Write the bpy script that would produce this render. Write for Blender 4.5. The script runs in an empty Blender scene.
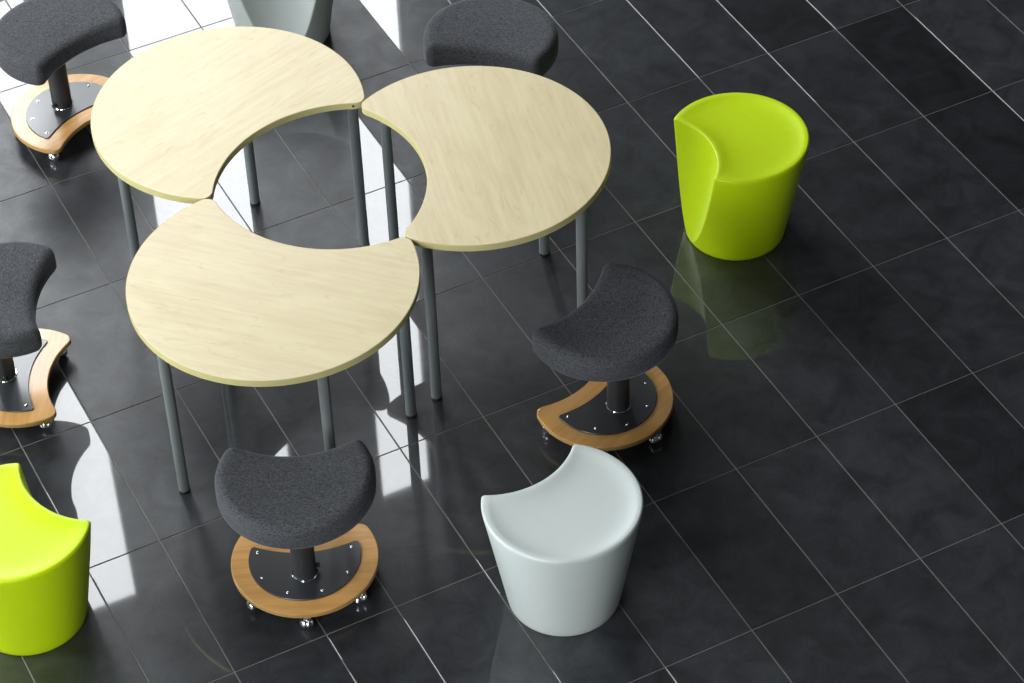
import bpy, bmesh, math, random
from mathutils import Vector, Matrix, Euler
random.seed(7)
SC = bpy.context.scene
COL = SC.collection
PI = math.pi

# ------------------------------------------------------------------ render look
SC.view_settings.view_transform = 'Standard'
SC.view_settings.look = 'None'
SC.view_settings.exposure = 0.0
SC.view_settings.gamma = 1.0
SC.view_settings.use_curve_mapping = False
try:
    SC.cycles.max_bounces = 8
    SC.cycles.diffuse_bounces = 4
    SC.cycles.glossy_bounces = 4
    SC.cycles.sample_clamp_indirect = 6
    SC.cycles.use_denoising = True
except Exception:
    pass

# ------------------------------------------------------------------ materials
def new_mat(name):
    m = bpy.data.materials.new(name); m.use_nodes = True
    nt = m.node_tree
    return m, nt, nt.nodes['Principled BSDF']

def N(nt, t, **kw):
    n = nt.nodes.new(t)
    for k, v in kw.items():
        if k.startswith('_'): setattr(n, k[1:], v)
        else: n.inputs[k.replace('__', ' ')].default_value = v
    return n

def mat_plain(name, col, rough=.5, metal=0., spec=.5, coat=0., coat_rough=.1, noise=0., nscale=60., bump=0.):
    m, nt, b = new_mat(name)
    b.inputs['Base Color'].default_value = (*col, 1)
    b.inputs['Roughness'].default_value = rough
    b.inputs['Metallic'].default_value = metal
    b.inputs['Specular IOR Level'].default_value = spec
    b.inputs['Coat Weight'].default_value = coat
    b.inputs['Coat Roughness'].default_value = coat_rough
    tc = N(nt, 'ShaderNodeTexCoord')
    nz = N(nt, 'ShaderNodeTexNoise', Scale=nscale, Detail=4.)
    nt.links.new(tc.outputs['Object'], nz.inputs['Vector'])
    if noise:
        r = N(nt, 'ShaderNodeMapRange'); r.inputs['To Min'].default_value = 1 - noise; r.inputs['To Max'].default_value = 1 + noise
        nt.links.new(nz.outputs['Fac'], r.inputs['Value'])
        mx = N(nt, 'ShaderNodeVectorMath', _operation='SCALE'); mx.inputs[0].default_value = col
        nt.links.new(r.outputs['Result'], mx.inputs['Scale'])
        nt.links.new(mx.outputs['Vector'], b.inputs['Base Color'])
    if bump:
        bp = N(nt, 'ShaderNodeBump', Strength=bump, Distance=.001)
        nt.links.new(nz.outputs['Fac'], bp.inputs['Height']); nt.links.new(bp.outputs['Normal'], b.inputs['Normal'])
    return m

def mat_wood(name, light, dark, rough, coat, coat_rough, stretch=(3, 60, 60), blotch=.5, fleck=True):
    """Wood whose grain runs along the object's local x axis."""
    m, nt, b = new_mat(name)
    tc = N(nt, 'ShaderNodeTexCoord')
    oi = N(nt, 'ShaderNodeObjectInfo')
    off = N(nt, 'ShaderNodeVectorMath', _operation='ADD')
    nt.links.new(tc.outputs['Object'], off.inputs[0])
    sc = N(nt, 'ShaderNodeVectorMath', _operation='SCALE'); sc.inputs['Scale'].default_value = 7.3
    nt.links.new(oi.outputs['Location'], sc.inputs[0]); nt.links.new(sc.outputs['Vector'], off.inputs[1])
    mp = N(nt, 'ShaderNodeMapping'); mp.inputs['Scale'].default_value = stretch
    nt.links.new(off.outputs['Vector'], mp.inputs['Vector'])
    n1 = N(nt, 'ShaderNodeTexNoise', Scale=1., Detail=6., Roughness=.6, Distortion=.4)
    nt.links.new(mp.outputs['Vector'], n1.inputs['Vector'])
    mp2 = N(nt, 'ShaderNodeMapping'); mp2.inputs['Scale'].default_value = (3.0, 9., 9.)
    nt.links.new(off.outputs['Vector'], mp2.inputs['Vector'])
    n2 = N(nt, 'ShaderNodeTexNoise', Scale=1., Detail=5., Roughness=.6, Distortion=1.2)
    nt.links.new(mp2.outputs['Vector'], n2.inputs['Vector'])
    mix = N(nt, 'ShaderNodeMix', _data_type='FLOAT'); mix.inputs[0].default_value = blotch
    nt.links.new(n1.outputs['Fac'], mix.inputs[2]); nt.links.new(n2.outputs['Fac'], mix.inputs[3])
    cr = N(nt, 'ShaderNodeValToRGB')
    cr.color_ramp.elements[0].position = .34; cr.color_ramp.elements[0].color = (*dark, 1)
    cr.color_ramp.elements[1].position = .58; cr.color_ramp.elements[1].color = (*light, 1)
    nt.links.new(mix.outputs[0], cr.inputs['Fac'])
    last = cr.outputs['Color']
    if fleck:      # small darker grain flames
        mp3 = N(nt, 'ShaderNodeMapping'); mp3.inputs['Scale'].default_value = (9., 26., 26.)
        nt.links.new(off.outputs['Vector'], mp3.inputs['Vector'])
        n3 = N(nt, 'ShaderNodeTexNoise', Scale=1., Detail=3., Distortion=2.)
        nt.links.new(mp3.outputs['Vector'], n3.inputs['Vector'])
        r3 = N(nt, 'ShaderNodeMapRange'); r3.inputs['From Min'].default_value = .60; r3.inputs['From Max'].default_value = .78
        r3.inputs['To Min'].default_value = 1.; r3.inputs['To Max'].default_value = .55
        nt.links.new(n3.outputs['Fac'], r3.inputs['Value'])
        ml = N(nt, 'ShaderNodeMix', _data_type='RGBA')
        ml.inputs[6].default_value = (.50, .345, .16, 1)
        nt.links.new(last, ml.inputs[7]); nt.links.new(r3.outputs['Result'], ml.inputs[0])
        last = ml.outputs[2]
    nt.links.new(last, b.inputs['Base Color'])
    b.inputs['Roughness'].default_value = rough
    b.inputs['Coat Weight'].default_value = coat
    b.inputs['Coat Roughness'].default_value = coat_rough
    b.inputs['Specular IOR Level'].default_value = .3
    return m

def mat_fabric():
    m, nt, b = new_mat('charcoal_fabric')
    tc = N(nt, 'ShaderNodeTexCoord')
    mp = N(nt, 'ShaderNodeMapping'); mp.inputs['Scale'].default_value = (170, 420, 300)
    nt.links.new(tc.outputs['Object'], mp.inputs['Vector'])
    n1 = N(nt, 'ShaderNodeTexNoise', Scale=1., Detail=2., Roughness=.7)
    nt.links.new(mp.outputs['Vector'], n1.inputs['Vector'])
    mp2 = N(nt, 'ShaderNodeMapping'); mp2.inputs['Scale'].default_value = (330, 90, 300)
    nt.links.new(tc.outputs['Object'], mp2.inputs['Vector'])
    n2 = N(nt, 'ShaderNodeTexNoise', Scale=1., Detail=2., Roughness=.7)
    nt.links.new(mp2.outputs['Vector'], n2.inputs['Vector'])
    ad = N(nt, 'ShaderNodeMix', _data_type='FLOAT'); ad.inputs[0].default_value = .5
    nt.links.new(n1.outputs['Fac'], ad.inputs[2]); nt.links.new(n2.outputs['Fac'], ad.inputs[3])
    cr = N(nt, 'ShaderNodeValToRGB')
    cr.color_ramp.elements[0].position = .32; cr.color_ramp.elements[0].color = (.008, .0085, .010, 1)
    cr.color_ramp.elements[1].position = .70; cr.color_ramp.elements[1].color = (.128, .132, .143, 1)
    nt.links.new(ad.outputs[0], cr.inputs['Fac'])
    nt.links.new(cr.outputs['Color'], b.inputs['Base Color'])
    b.inputs['Roughness'].default_value = .95
    b.inputs['Specular IOR Level'].default_value = .15
    b.inputs['Sheen Weight'].default_value = .25
    b.inputs['Sheen Roughness'].default_value = .35
    b.inputs['Sheen Tint'].default_value = (.8, .85, .95, 1)
    bp = N(nt, 'ShaderNodeBump', Strength=.5, Distance=.0006)
    nt.links.new(ad.outputs[0], bp.inputs['Height']); nt.links.new(bp.outputs['Normal'], b.inputs['Normal'])
    return m

def mat_tile():
    m, nt, b = new_mat('slate_tile')
    tc = N(nt, 'ShaderNodeTexCoord')
    tone = N(nt, 'ShaderNodeAttribute', _attribute_name='tone')
    gloss = N(nt, 'ShaderNodeAttribute', _attribute_name='gloss')
    n1 = N(nt, 'ShaderNodeTexNoise', Scale=9., Detail=9., Roughness=.68, Distortion=.6)
    nt.links.new(tc.outputs['Object'], n1.inputs['Vector'])
    n2 = N(nt, 'ShaderNodeTexNoise', Scale=150., Detail=3., Roughness=.6)
    nt.links.new(tc.outputs['Object'], n2.inputs['Vector'])
    r1 = N(nt, 'ShaderNodeMapRange'); r1.inputs['From Min'].default_value = .35; r1.inputs['From Max'].default_value = .68
    r1.inputs['To Min'].default_value = .65; r1.inputs['To Max'].default_value = 1.6
    nt.links.new(n1.outputs['Fac'], r1.inputs['Value'])
    r2 = N(nt, 'ShaderNodeMapRange'); r2.inputs['To Min'].default_value = .6; r2.inputs['To Max'].default_value = 1.4
    nt.links.new(n2.outputs['Fac'], r2.inputs['Value'])
    m1 = N(nt, 'ShaderNodeMath', _operation='MULTIPLY'); nt.links.new(r1.outputs[0], m1.inputs[0]); nt.links.new(r2.outputs[0], m1.inputs[1])
    m2 = N(nt, 'ShaderNodeMath', _operation='MULTIPLY'); nt.links.new(m1.outputs[0], m2.inputs[0]); nt.links.new(tone.outputs['Fac'], m2.inputs[1])
    c = N(nt, 'ShaderNodeVectorMath', _operation='SCALE'); c.inputs[0].default_value = TILE_COL
    nt.links.new(m2.outputs[0], c.inputs['Scale'])
    nt.links.new(c.outputs['Vector'], b.inputs['Base Color'])
    rr = N(nt, 'ShaderNodeMapRange'); rr.inputs['From Min'].default_value = .3; rr.inputs['From Max'].default_value = .7
    rr.inputs['To Min'].default_value = TILE_ROUGH + .04; rr.inputs['To Max'].default_value = TILE_ROUGH - .04
    nt.links.new(n1.outputs['Fac'], rr.inputs['Value'])
    nt.links.new(rr.outputs[0], b.inputs['Roughness'])
    b.inputs['Specular IOR Level'].default_value = TILE_SPEC
    nt.links.new(gloss.outputs['Fac'], b.inputs['Coat Weight'])
    b.inputs['Coat Roughness'].default_value = .025
    b.inputs['Coat IOR'].default_value = 1.5
    bp = N(nt, 'ShaderNodeBump', Strength=.25, Distance=.0006)
    nt.links.new(n2.outputs['Fac'], bp.inputs['Height']); nt.links.new(bp.outputs['Normal'], b.inputs['Normal'])
    return m

TILE_COL = (.0262, .0280, .0315)
TILE_ROUGH = .33
TILE_SPEC = .24

M = dict(
    tile=mat_tile(),
    grout=mat_plain('grout', (.21, .205, .185), .9, noise=.15, nscale=80),
    maple=mat_wood('maple_laminate', (.695, .600, .378), (.615, .507, .295), .34, .0, .2),
    band=mat_plain('edge_band', (.50, .455, .205), .45, noise=.05),
    leg=mat_plain('grey_leg_paint', (.19, .215, .22), .38, .35, noise=.04),
    foot=mat_plain('black_foot_plastic', (.012, .012, .013), .5),
    bolt=mat_plain('dark_bolt', (.01, .01, .012), .4, .5),
    lime=mat_plain('lime_plastic', (.56, .76, .004), .42, spec=.3, noise=.03, nscale=40, bump=.15),
    mint=mat_plain('pale_grey_plastic', (.56, .615, .595), .42, spec=.4, noise=.02, nscale=40, bump=.15),
    fabric=mat_fabric(),
    piping=mat_plain('dark_piping', (.055, .057, .062), .8),
    under=mat_plain('black_underseat', (.012, .012, .013), .7),
    plywood=mat_wood('beech_plywood', (.62, .335, .105), (.47, .235, .065), .38, .7, .16, (4, 50, 50), .35, False),
    plyedge=mat_plain('plywood_edge', (.42, .26, .095), .5, noise=.15, nscale=30),
    steel=mat_plain('anthracite_steel', (.030, .033, .038), .42, .2, coat=.8, coat_rough=.22, noise=.05, bump=.1, nscale=200),
    column=mat_plain('anthracite_column', (.030, .032, .035), .4, .1, noise=.05),
    chrome=mat_plain('chrome', (.85, .86, .88), .07, 1.),
    wall=mat_plain('painted_wall', (.13, .13, .135), .8, noise=.02, nscale=3),
    darkwall=mat_plain('dark_wall', (.05, .05, .052), .8, noise=.02, nscale=3),
    ceil=mat_plain('ceiling_paint', (.16, .16, .16), .9, noise=.02, nscale=3),
    frame=mat_plain('window_frame', (.10, .105, .11), .5, .2),
)

# ------------------------------------------------------------------ helpers
def link(name, bm, mats, parent=None, smooth=True, angle=40):
    me = bpy.data.meshes.new(name)
    bmesh.ops.recalc_face_normals(bm, faces=bm.faces)
    bm.to_mesh(me); bm.free()
    for m in (mats if isinstance(mats, (list, tuple)) else [mats]): me.materials.append(m)
    if smooth:
        me.polygons.foreach_set('use_smooth', [True] * len(me.polygons))
        try: me.set_sharp_from_angle(angle=math.radians(angle))
        except Exception: pass
    o = bpy.data.objects.new(name, me); COL.objects.link(o)
    if parent is not None: o.parent = parent
    return o

def thing(name, label, cat, loc=(0, 0, 0), rz=0., group=None):
    o = bpy.data.objects.new(name, None); COL.objects.link(o)
    o.empty_display_size = .1
    o.location = loc; o.rotation_euler = (0, 0, rz)
    o['label'] = label; o['category'] = cat
    if group: o['group'] = group
    return o

def struct(o): o['kind'] = 'structure'; return o

def dup(root, loc, rz, label):
    r = root.copy(); COL.objects.link(r); r.location = loc; r.rotation_euler = (0, 0, rz); r['label'] = label
    for ch in list(root.children):
        c = ch.copy(); COL.objects.link(c); c.parent = r
        for g in list(ch.children):
            d = g.copy(); COL.objects.link(d); d.parent = c
    return r

def crescent(R, rc, d, f, n_out=72, n_f=7, n_c=36):
    """Closed outline: circle of radius R bitten by a circle (rc) centred at (d,0); tips filleted f."""
    cph = ((R - f) ** 2 + d * d - (rc + f) ** 2) / (2 * (R - f) * d)
    ph = math.acos(max(-1, min(1, cph)))
    pts = []
    for k in range(n_out):                                     # outer arc, ccw from +ph round the back
        a = ph + (2 * PI - 2 * ph) * k / n_out
        pts.append((R * math.cos(a), R * math.sin(a)))
    F = Vector(((R - f) * math.cos(-ph), (R - f) * math.sin(-ph)))
    C = Vector((d, 0))
    a0 = -ph; v = C - F; a1 = math.atan2(v.y, v.x)
    while a1 < a0: a1 += 2 * PI
    for k in range(n_f):
        a = a0 + (a1 - a0) * k / n_f
        pts.append((F.x + f * math.cos(a), F.y + f * math.sin(a)))
    v = F - C; b0 = math.atan2(v.y, v.x)                       # about -(PI - psi)
    psi = PI + b0 if b0 < 0 else b0 - PI
    for k in range(n_c):                                       # cut arc, from lower tip to upper tip
        a = PI + psi - 2 * psi * k / n_c
        pts.append((C.x + rc * math.cos(a), C.y + rc * math.sin(a)))
    F2 = Vector((F.x, -F.y)); v = C - F2; a0 = math.atan2(v.y, v.x); a1 = ph
    while a1 < a0: a1 += 2 * PI
    while a1 - a0 > 2 * PI: a1 -= 2 * PI
    for k in range(n_f):
        a = a0 + (a1 - a0) * k / n_f
        pts.append((F2.x + f * math.cos(a), F2.y + f * math.sin(a)))
    return pts

def loft(bm, rings, cap0=True, cap1=True, mat_fn=None):
    """rings: lists of 3-D points with equal counts."""
    vr = [[bm.verts.new(p) for p in r] for r in rings]
    n = len(rings[0])
    for i in range(len(vr) - 1):
        for k in range(n):
            f = bm.faces.new((vr[i][k], vr[i][(k + 1) % n], vr[i + 1][(k + 1) % n], vr[i + 1][k]))
            if mat_fn: f.material_index = mat_fn(i)
    def cap(r, mi):
        c = Vector((0, 0, 0))
        f = bm.faces.new(r)
        f.material_index = mi
    if cap0: cap(list(reversed(vr[0])), mat_fn(-1) if mat_fn else 0)
    if cap1: cap(vr[-1], mat_fn(len(vr)) if mat_fn else 0)
    return vr

def ring(pts, z): return [(x, y, z) for x, y in pts]

def shrink(pts, s, c): return [(c[0] + (x - c[0]) * s, c[1] + (y - c[1]) * s) for x, y in pts]

def cyl(bm, x, y, z0, z1, r, seg=28, r1=None, bev=0.):
    r1 = r if r1 is None else r1
    prof = [(r, z0), (r1, z1)] if not bev else [(r - bev, z0), (r, z0 + bev), (r1, z1 - bev), (r1 - bev, z1)]
    rings = [[(x + q * math.cos(2 * PI * k / seg), y + q * math.sin(2 * PI * k / seg), z) for k in range(seg)] for q, z in prof]
    loft(bm, rings)

def tube_path(bm, pts, r, closed=True, seg=6):
    n = len(pts); rings = []
    for i, p in enumerate(pts):
        a = Vector(pts[(i - 1) % n]); b = Vector(pts[(i + 1) % n])
        t = (b - a).normalized(); s = t.cross(Vector((0, 0, 1))).normalized(); u = s.cross(t)
        rings.append([bm.verts.new(Vector(p) + r * (math.cos(2 * PI * k / seg) * s + math.sin(2 * PI * k / seg) * u)) for k in range(seg)])
    for i in range(n):
        A, B = rings[i], rings[(i + 1) % n]
        for k in range(seg): bm.faces.new((A[k], A[(k + 1) % seg], B[(k + 1) % seg], B[k]))

def box(bm, x0, x1, y0, y1, z0, z1):
    v = [bm.verts.new((x, y, z)) for z in (z0, z1) for y in (y0, y1) for x in (x0, x1)]
    for q in ((0, 2, 3, 1), (4, 5, 7, 6), (0, 1, 5, 4), (2, 6, 7, 3), (0, 4, 6, 2), (1, 3, 7, 5)):
        bm.faces.new([v[i] for i in q])

def sphere(bm, c, r, seg=20, rg=12, sx=1, sy=1, sz=1, phi0=0.):
    m = Matrix.Translation(c) @ Matrix.Diagonal((sx * r, sy * r, sz * r, 1))
    bmesh.ops.create_uvsphere(bm, u_segments=seg, v_segments=rg, radius=1., matrix=m)

# ------------------------------------------------------------------ the floor
TW = .3; TL = .3 * 1.9897; NARROW = .7744 * TW
def xline(i):
    if i >= -4: return i * TW
    x = -4 * TW - NARROW                       # a narrower run of tiles
    if i == -5: return x
    x -= TW
    if i == -6: return x
    x -= .80 * TW
    if i == -7: return x
    return x + (i + 7) * TW
X0, X1, Y0, Y1, HZ = -5.0, 5.0, -8.5, 5.0, 7.6
TONE = {(5, -2): .55, (5, -1): .6, (2, 1): .65, (-1, 1): .75, (4, -3): .6, (-1, 0): .8, (1, -1): .85, (3, -1): .9}
MATTE = {(-1, -4), (-1, -3), (-2, -1), (-1, -1), (2, -3), (5, -2), (5, -1), (2, 1)}
bm = bmesh.new()
tone_l = []; gloss_l = []
i = -16
while xline(i) < X1:
    j = -10
    while -j * TL > Y0:
        xa, xb = max(xline(i) + .0019, X0), min(xline(i + 1) - .0019, X1)
        yb, ya = min(-j * TL - .0016, Y1), max(-(j + 1) * TL + .0016, Y0)
        if xb - xa > .01 and yb - ya > .01:
            tx, ty = random.uniform(-.0006, .0006), random.uniform(-.0004, .0004)
            cx, cy = (xa + xb) / 2, (ya + yb) / 2
            e = .0012
            top = [bm.verts.new((x, y, (x - cx) * tx + (y - cy) * ty)) for x, y in ((xa + e, ya + e), (xb - e, ya + e), (xb - e, yb - e), (xa + e, yb - e))]
            mid = [bm.verts.new((x, y, (x - cx) * tx + (y - cy) * ty - e * .7)) for x, y in ((xa, ya), (xb, ya), (xb, yb), (xa, yb))]
            low = [bm.verts.new((x, y, -.006)) for x, y in ((xa, ya), (xb, ya), (xb, yb), (xa, yb))]
            fs = [bm.faces.new(top)]
            for k in range(4):
                fs.append(bm.faces.new((mid[k], mid[(k + 1) % 4], top[(k + 1) % 4], top[k])))
                fs.append(bm.faces.new((low[k], low[(k + 1) % 4], mid[(k + 1) % 4], mid[k])))
            tn = TONE.get((i, j), random.uniform(.88, 1.15))
            gl = 0. if (i == -6 or (i, j) in MATTE) else 1.
            tone_l += [tn] * len(fs); gloss_l += [gl] * len(fs)
        j += 1
    i += 1
nt_ = len(bm.faces)
g = [bm.verts.new(p) for p in ((X0, Y0, -.0016), (X1, Y0, -.0016), (X1, Y1, -.0016), (X0, Y1, -.0016))]
gf = bm.faces.new(g); gf.material_index = 1
g = [bm.verts.new(p) for p in ((X0, Y0, -.15), (X1, Y0, -.15), (X1, Y1, -.15), (X0, Y1, -.15))]
gf = bm.faces.new(g); gf.material_index = 1
tone_l += [1., 1.]; gloss_l += [0., 0.]
floor = struct(link('floor', bm, [M['tile'], M['grout']], smooth=False))
for nm, vals in (('tone', tone_l), ('gloss', gloss_l)):
    at = floor.data.attributes.new(nm, 'FLOAT', 'FACE'); at.data.foreach_set('value', vals)

# ------------------------------------------------------------------ the hall round it
def wall_with_openings(name, axis, at, thick, lo, hi, openings, mat):
    """axis 'x': the wall runs along x at y=at..at+thick; openings = (a, b, z0, z1)."""
    bm = bmesh.new()
    def bx(a, b, z0, z1):
        if b - a < 1e-4 or z1 - z0 < 1e-4: return
        if axis == 'x': box(bm, a, b, min(at, at + thick), max(at, at + thick), z0, z1)
        else: box(bm, min(at, at + thick), max(at, at + thick), a, b, z0, z1)
    cur = lo
    for a, b, z0, z1 in sorted(openings):
        bx(cur, a, 0, HZ); bx(a, b, 0, z0); bx(a, b, z1, HZ); cur = b
    bx(cur, hi, 0, HZ)
    return struct(link(name, bm, mat, smooth=False))

back_open = [(-1.65, -.59, 1.5, 6.0), (-.16, .47, 1.5, 6.0), (.99, 1.375, 1.5, 6.0)]
left_open = [(-5.6, -4.2, .9, 4.2), (-3.6, -2.2, .9, 4.2), (.4, 1.8, .9, 4.2), (2.4, 3.8, .9, 4.2)]
wall_with_openings('wall_back', 'x', Y1, .06, X0 - .3, X1 + .3, back_open, M['wall'])
wall_with_openings('wall_left', 'y', X0, -.06, Y0, Y1, left_open, M['wall'])
wall_with_openings('wall_right', 'y', X1, .3, Y0, Y1, [], M['darkwall'])
wall_with_openings('wall_front', 'x', Y0, -.3, X0 - .3, X1 + .3, [], M['darkwall'])
bm = bmesh.new(); box(bm, X0 - .3, X1 + .3, Y0 - .3, Y1 + .3, HZ, HZ + .2)
struct(link('ceiling', bm, M['ceil'], smooth=False))

def portal(loc, rot, sx, sy):
    ld = bpy.data.lights.new('daylight_portal', 'AREA'); ld.shape = 'RECTANGLE'; ld.size = sx; ld.size_y = sy
    ld.cycles.is_portal = True
    o = bpy.data.objects.new('daylight_portal', ld); COL.objects.link(o)
    o.location = loc; o.rotation_euler = rot
n = 1
for a, b, z0, z1 in back_open:
    bm = bmesh.new(); t = .025
    for q in ((a, a + t, z0, z1), (b - t, b, z0, z1), (a + t, b - t, z0, z0 + t), (a + t, b - t, z1 - t, z1)):
        box(bm, q[0], q[1], Y1 + .01, Y1 + .05, q[2], q[3])
    struct(link('window_%d' % n, bm, M['frame'], smooth=False)); n += 1
    portal(((a + b) / 2, Y1 + .08, (z0 + z1) / 2), (-PI / 2, 0, 0), b - a, z1 - z0)
for a, b, z0, z1 in left_open:
    bm = bmesh.new(); t = .04
    for q in ((a, a + t, z0, z1), (b - t, b, z0, z1), (a + t, b - t, z0, z0 + t), (a + t, b - t, z1 - t, z1)):
        box(bm, X0 - .05, X0 - .01, q[0], q[1], q[2], q[3])
    struct(link('window_%d' % n, bm, M['frame'], smooth=False)); n += 1
    portal((X0 - .08, (a + b) / 2, (z0 + z1) / 2), (0, -PI / 2, 0), z1 - z0, b - a)

w = bpy.data.worlds.new('overcast_sky'); SC.world = w; w.use_nodes = True
bg = w.node_tree.nodes['Background']
bg.inputs['Color'].default_value = (.94, .975, 1.0, 1)
bg.inputs['Strength'].default_value = 14.0

# ------------------------------------------------------------------ crescent tables
TR, TRC, TD, TH = .4487, .4348, .5895, .7144
def table(label, x, y, ang, legs):
    t = thing('crescent_table', label, 'table', (x, y, 0), ang, 'crescent tables pushed into a ring')
    c = (-.06, 0)
    out = crescent(TR, TRC, TD, .034, 110, 8, 64)
    bm = bmesh.new()
    inn = crescent(TR - .0012, TRC + .0012, TD, .033, 110, 8, 64)
    z0, z1 = TH - .025, TH
    loft(bm, [ring(crescent(TR - .003, TRC + .003, TD, .032, 110, 8, 64), z0), ring(inn, z0 + .0015), ring(inn, z1 - .0012), ring(crescent(TR - .0022, TRC + .0022, TD, .032, 110, 8, 64), z1)])
    top = link('tabletop', bm, M['maple'], t, True, 18)
    # grain runs across the opening axis: turn the mesh inside the object
    top.data.transform(Matrix.Rotation(-PI / 2, 4, 'Z')); top.rotation_euler = (0, 0, PI / 2)
    bm = bmesh.new()
    A = ring(out, z0 + .0008); B = ring(out, z1 - .0016); Cc = ring(inn, z1 - .0009); D = ring(inn, z0 + .0004)
    loft(bm, [A, B, Cc, D, A], cap0=False, cap1=False)
    bmesh.ops.remove_doubles(bm, verts=bm.verts, dist=1e-6)
    link('edge_band', bm, M['band'], t)['label'] = 'yellowish olive edge band'
    Rz = Matrix.Rotation(-ang, 3, 'Z')
    for lx, ly in legs:
        p = Rz @ Vector((lx - x, ly - y, 0))
        bm = bmesh.new(); cyl(bm, p.x, p.y, .006, z0, .0177, 32)
        l = link('leg', bm, M['leg'], t)
        bm = bmesh.new(); cyl(bm, p.x, p.y, 0, .012, .0188, 28, bev=.002)
        link('foot_pad', bm, M['foot'], l)
    # screw cap on the inner edge beside one tip
    a = PI - .765
    bm = bmesh.new()
    px, py = TD + TRC * math.cos(a), TRC * math.sin(a)
    m = Matrix.Translation((px, py, TH - .012)) @ Matrix.Rotation(a, 4, 'Z') @ Matrix.Rotation(PI / 2, 4, 'Y')
    bmesh.ops.create_cone(bm, cap_ends=True, segments=16, radius1=.0042, radius2=.0038, depth=.004, matrix=m)
    link('screw_cap', bm, M['bolt'], t)
    return t

table('maple crescent table at the back left, nearest the top-left saddle stool', -.9905, 1.0195, -1.2606,
      [(-.584, .9455), (-1.245, .657), (-.828, 1.340), (-1.321, 1.222)])
table('maple crescent table on the right of the ring, touching it with two tips', -.3945, .4370, 2.9116,
      [(-.694, .151), (-.519, .8295), (-.1606, .1294), (-.056, .604)])
table('maple crescent table nearest the viewer, in front of the other two, hollow side facing away', -1.190, .198, .780,
      [(-1.245, .608), (-.802, .1185), (-1.581, .163), (-1.201, -.1755)])

# ------------------------------------------------------------------ bucket stools
def bucket(label, mat, x, y, ang, name='bucket_stool'):
    H, RT, RB = .415, .2405, .172
    def sect(z, inset=0., f=.010):
        q = z / H
        R = RB + (RT - RB) * q
        e = .173 + (.1035 - .173) * min(1, max(0, (z - .004)) / (H - .004))
        rc = .262
        if z < .03: f = .003 + (f - .003) * z / .03
        return crescent(R - inset, rc + inset, e + rc, max(.002, f), 96, 8, 40)
    bm = bmesh.new()
    rings = []
    rings.append(ring(sect(.003, .003, .003), 0))
    rings.append(ring(sect(.006, .001, .003), .003))
    for k in range(1, 26):
        z = .006 + (H - .008 - .006) * k / 25
        rings.append(ring(sect(z), z))
    for a in (20, 40, 60, 78):
        a = math.radians(a)
        rings.append(ring(sect(H - .008, .008 * (1 - math.cos(a))), H - .008 + .008 * math.sin(a)))
    base = sect(H - .008, .009)
    c = (-.07, 0)
    def dish(p, s):
        a = max(0., RT - .009 - math.hypot(p[0], p[1])); b = max(0., math.hypot(p[0] - .3655, p[1]) - .271)
        u = a * b / (a + b + 1e-6)
        return H - .012 * (1 - math.exp(-(u / .03) ** 1.3))
    for k in range(1, 15):
        s = 1 - k / 15
        pts = shrink(base, s, c)
        rings.append([(px, py, dish((px, py), s)) for px, py in pts])
    vr = loft(bm, rings, True, False)
    cv = bm.verts.new((c[0], c[1], dish(c, 0)))
    L = vr[-1]
    for k in range(len(L)): bm.faces.new((L[k], L[(k + 1) % len(L)], cv))
    o = link(name, bm, mat, smooth=True, angle=60)
    o.location = (x, y, 0); o.rotation_euler = (0, 0, ang)
    o['label'] = label; o['category'] = 'stool'
    return o

b1 = bucket('lime green moulded bucket stool alone on the dark tiles right of the tables', M['lime'], .5875, .3995, math.radians(173.5))
b2 = bucket('lime green moulded bucket stool below the left saddle stool, cut off by the frame', M['lime'], -2.187, -.085, math.radians(17.7))
b3 = bucket('pale grey moulded bucket stool in the foreground with its whole dished seat showing', M['mint'], -.726, -.7965, math.radians(99.4))
b4 = bucket('pale grey moulded bucket stool behind the back left table, top cut off by the frame', M['mint'], -.332, 2.205, math.radians(-113))
for b in (b1, b2): b['group'] = 'lime bucket stools'
for b in (b3, b4): b['group'] = 'pale grey bucket stools'

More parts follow.
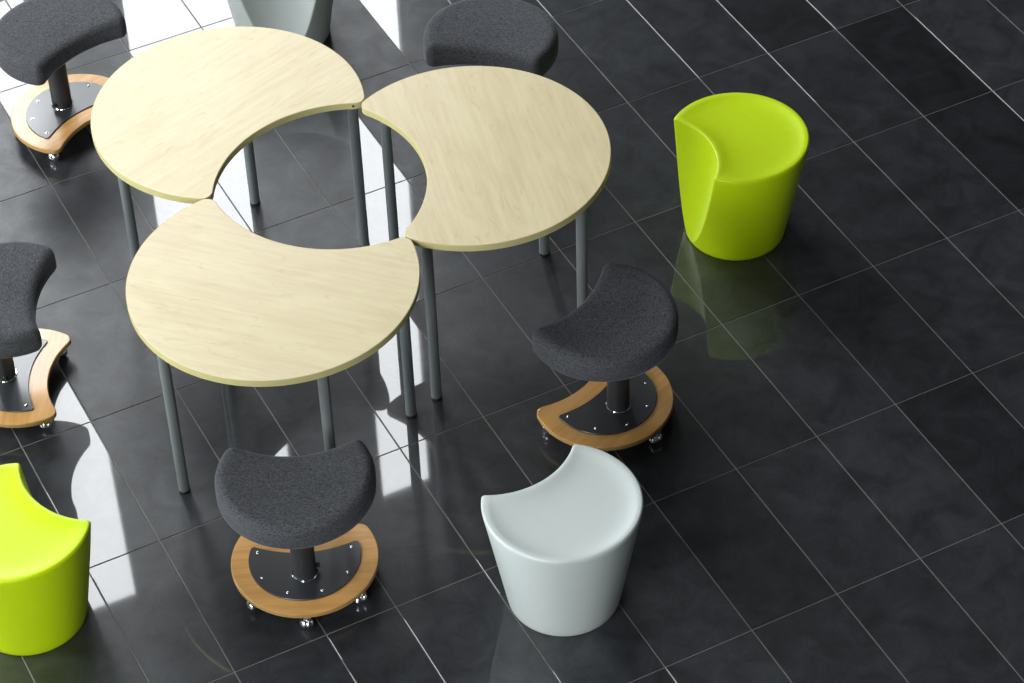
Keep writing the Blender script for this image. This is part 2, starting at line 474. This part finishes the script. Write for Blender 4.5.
# ------------------------------------------------------------------ saddle stools
def saddle(label, x, y, seat_ang, base_ang):
    t = thing('saddle_stool', label, 'stool', (x, y, 0), base_ang, 'saddle stools round the table ring')
    # plywood base
    def wood(i=0.): return crescent(.2265 - i, .29 + i, .372, .030, 96, 8, 48)
    bm = bmesh.new()
    z0, z1 = .055, .074
    loft(bm, [ring(wood(.003), z0), ring(wood(0.), z0 + .003), ring(wood(0.), z1 - .003), ring(wood(.001), z1 - .001), ring(wood(.003), z1)],
         mat_fn=lambda i: 1 if i in (0, 1, -1) else 0)
    base = link('wooden_base', bm, [M['plywood'], M['plyedge']], t, True, 18)
    base.data.transform(Matrix.Rotation(-PI / 2, 4, 'Z')); base.rotation_euler = (0, 0, PI / 2)
    # steel plate
    def pl(i=0.): return crescent(.172 - i, .35 + i, .370, .010, 80, 8, 48)
    bm = bmesh.new()
    loft(bm, [ring(pl(0), z1 - .0005), ring(pl(0), z1 + .004), ring(pl(.0008), z1 + .005)])
    plate = link('steel_plate', bm, M['steel'], t, True, 18)
    zp = z1 + .005
    for sx, sy in ((.030, .144), (-.073, .130), (-.140, .052), (-.140, -.052), (-.073, -.130), (.030, -.144)):
        bm = bmesh.new()
        cyl(bm, sx, sy, zp - .0005, zp + .001, .0058, 16)
        sphere(bm, (sx, sy, zp + .0008), .0050, 14, 8, 1, 1, .62)
        link('rivet', bm, M['chrome'], plate)
    # column
    cx = -.062
    bm = bmesh.new(); cyl(bm, cx, 0, zp, .38, .0365, 40)
    colm = link('column', bm, M['column'], t)
    bm = bmesh.new()
    seg = 40
    tube_path(bm, [(cx + .0380 * math.cos(2 * PI * k / seg), .0380 * math.sin(2 * PI * k / seg), zp + .0018) for k in range(seg)], .0026)
    link('weld_ring', bm, M['chrome'], colm)
    bm = bmesh.new()
    m = Matrix.Translation((cx + .01, -.040, zp + .020)) @ Matrix.Rotation(PI / 2, 4, 'X')
    bmesh.ops.create_cone(bm, cap_ends=True, segments=18, radius1=.009, radius2=.008, depth=.014, matrix=m)
    link('clamp_screw', bm, M['under'], colm)
    # casters
    for k, (sx, sy) in enumerate(((-.214, 0), (-.128, .163), (-.128, -.163), (.092, .171), (.092, -.171))):
        a = math.atan2(sy, sx)
        ux, uy = math.cos(a + .9), math.sin(a + .9)
        bm = bmesh.new()
        rot = Matrix.Translation((sx - ux * .006, sy - uy * .006, .0195)) @ Matrix.Rotation(a + .9, 4, 'Z')
        bmesh.ops.create_uvsphere(bm, u_segments=22, v_segments=14, radius=.0195, matrix=rot @ Matrix.Diagonal((.92, 1, 1, 1)) @ Matrix.Rotation(PI / 2, 4, 'Y'))
        ball = link('caster', bm, M['chrome'], t)
        bm = bmesh.new()          # the hood over the far side of the ball
        rot = Matrix.Translation((sx + ux * .0125, sy + uy * .0125, .0235)) @ Matrix.Rotation(a + .9, 4, 'Z')
        bmesh.ops.create_uvsphere(bm, u_segments=20, v_segments=12, radius=.0155, matrix=rot @ Matrix.Diagonal((.62, 1, 1, 1)) @ Matrix.Rotation(PI / 2, 4, 'Y'))
        link('caster_hood', bm, M['chrome'], ball)
        bm = bmesh.new(); cyl(bm, sx + ux * .004, sy + uy * .004, .030, z0 + .001, .0045, 14)
        cyl(bm, sx + ux * .004, sy + uy * .004, z0 - .003, z0 + .0005, .014, 20)
        link('caster_stem', bm, M['chrome'], ball)
    # cushion
    rel = seat_ang - base_ang
    def seat(i=0., f=.030): return crescent(.238 - i, .405 + i, .4945, max(.004, f - i), 96, 10, 48)
    off = Vector((cx, 0, 0)) - Matrix.Rotation(rel, 3, 'Z') @ Vector((cx, 0, 0))
    def sad(px, py, z, amt=1.):
        return z + amt * (.010 * (abs(py) / .19) ** 2 - .004 - .006 * max(0, (px + .02)) / .1 * (1 - min(1, abs(py) / .19)))
    rings = []
    for z, i in ((.372, .012), (.376, .004), (.384, .000), (.400, -.001), (.416, -.001), (.4235, .0005), (.4255, .0020), (.4275, .0006), (.434, .0005), (.4415, .003), (.4475, .008), (.4525, .016), (.4555, .027)):
        k = 0 if z < .40 else (z - .40) / .055
        rings.append([(px, py, sad(px, py, z, k)) for px, py in seat(i)])
    s0 = seat(.027)
    for k in range(1, 14):
        s = 1 - k / 14
        rings.append([(px, py, sad(px, py, .4555 + .0035 * (1 - s), 1.)) for px, py in shrink(s0, s, (-.07, 0))])
    bm = bmesh.new()
    vr = loft(bm, rings, True, False)
    cv = bm.verts.new((-.07, 0, sad(-.07, 0, .459)))
    L = vr[-1]
    for k in range(len(L)): bm.faces.new((L[k], L[(k + 1) % len(L)], cv))
    cush = link('seat_cushion', bm, M['fabric'], t, True, 80)
    cush.location = off; cush.rotation_euler = (0, 0, rel)
    bm = bmesh.new()
    tube_path(bm, [(px, py, sad(px, py, .4255, .46)) for px, py in seat(.0012)], .0019)
    link('seam_piping', bm, M['piping'], cush)
    bm = bmesh.new()
    loft(bm, [ring(seat(.030), .362), ring(seat(.022), .366), ring(seat(.020), .3735)])
    ub = link('seat_board', bm, M['under'], t)
    ub.location = off; ub.rotation_euler = (0, 0, rel)
    return t

def rad(a): return math.radians(a)
saddle('charcoal saddle stool in the near foreground between the front table and the lower frame', -1.384, -.347, rad(66.3), rad(66.3))
saddle('charcoal saddle stool right of the ring, its base partly behind the pale grey bucket stool', -.250, -.176, rad(115), rad(112.5))
saddle('charcoal saddle stool in the top left corner, base partly hidden by a table', -1.237, 2.052, rad(-71.3), rad(-72))
saddle('charcoal saddle stool at the left edge of the frame above the lime bucket stool', -1.868, .832, rad(-27.5), rad(-28.5))
saddle('charcoal saddle stool behind the right table, only its seat showing at the top', .090, 1.270, rad(-130.5), rad(-130.5))

# ------------------------------------------------------------------ camera
cd = bpy.data.cameras.new('camera'); cd.sensor_fit = 'HORIZONTAL'; cd.sensor_width = 36.
cd.lens = 2708.777 * 36. / 1024.; cd.clip_end = 60
cam = bpy.data.objects.new('camera', cd); COL.objects.link(cam)
cam.location = (-3.20433976, -5.62932128, 6.26161377)
cam.rotation_euler = Euler((.80745584, .02754564, -.4763528), 'XYZ')
SC.camera = cam
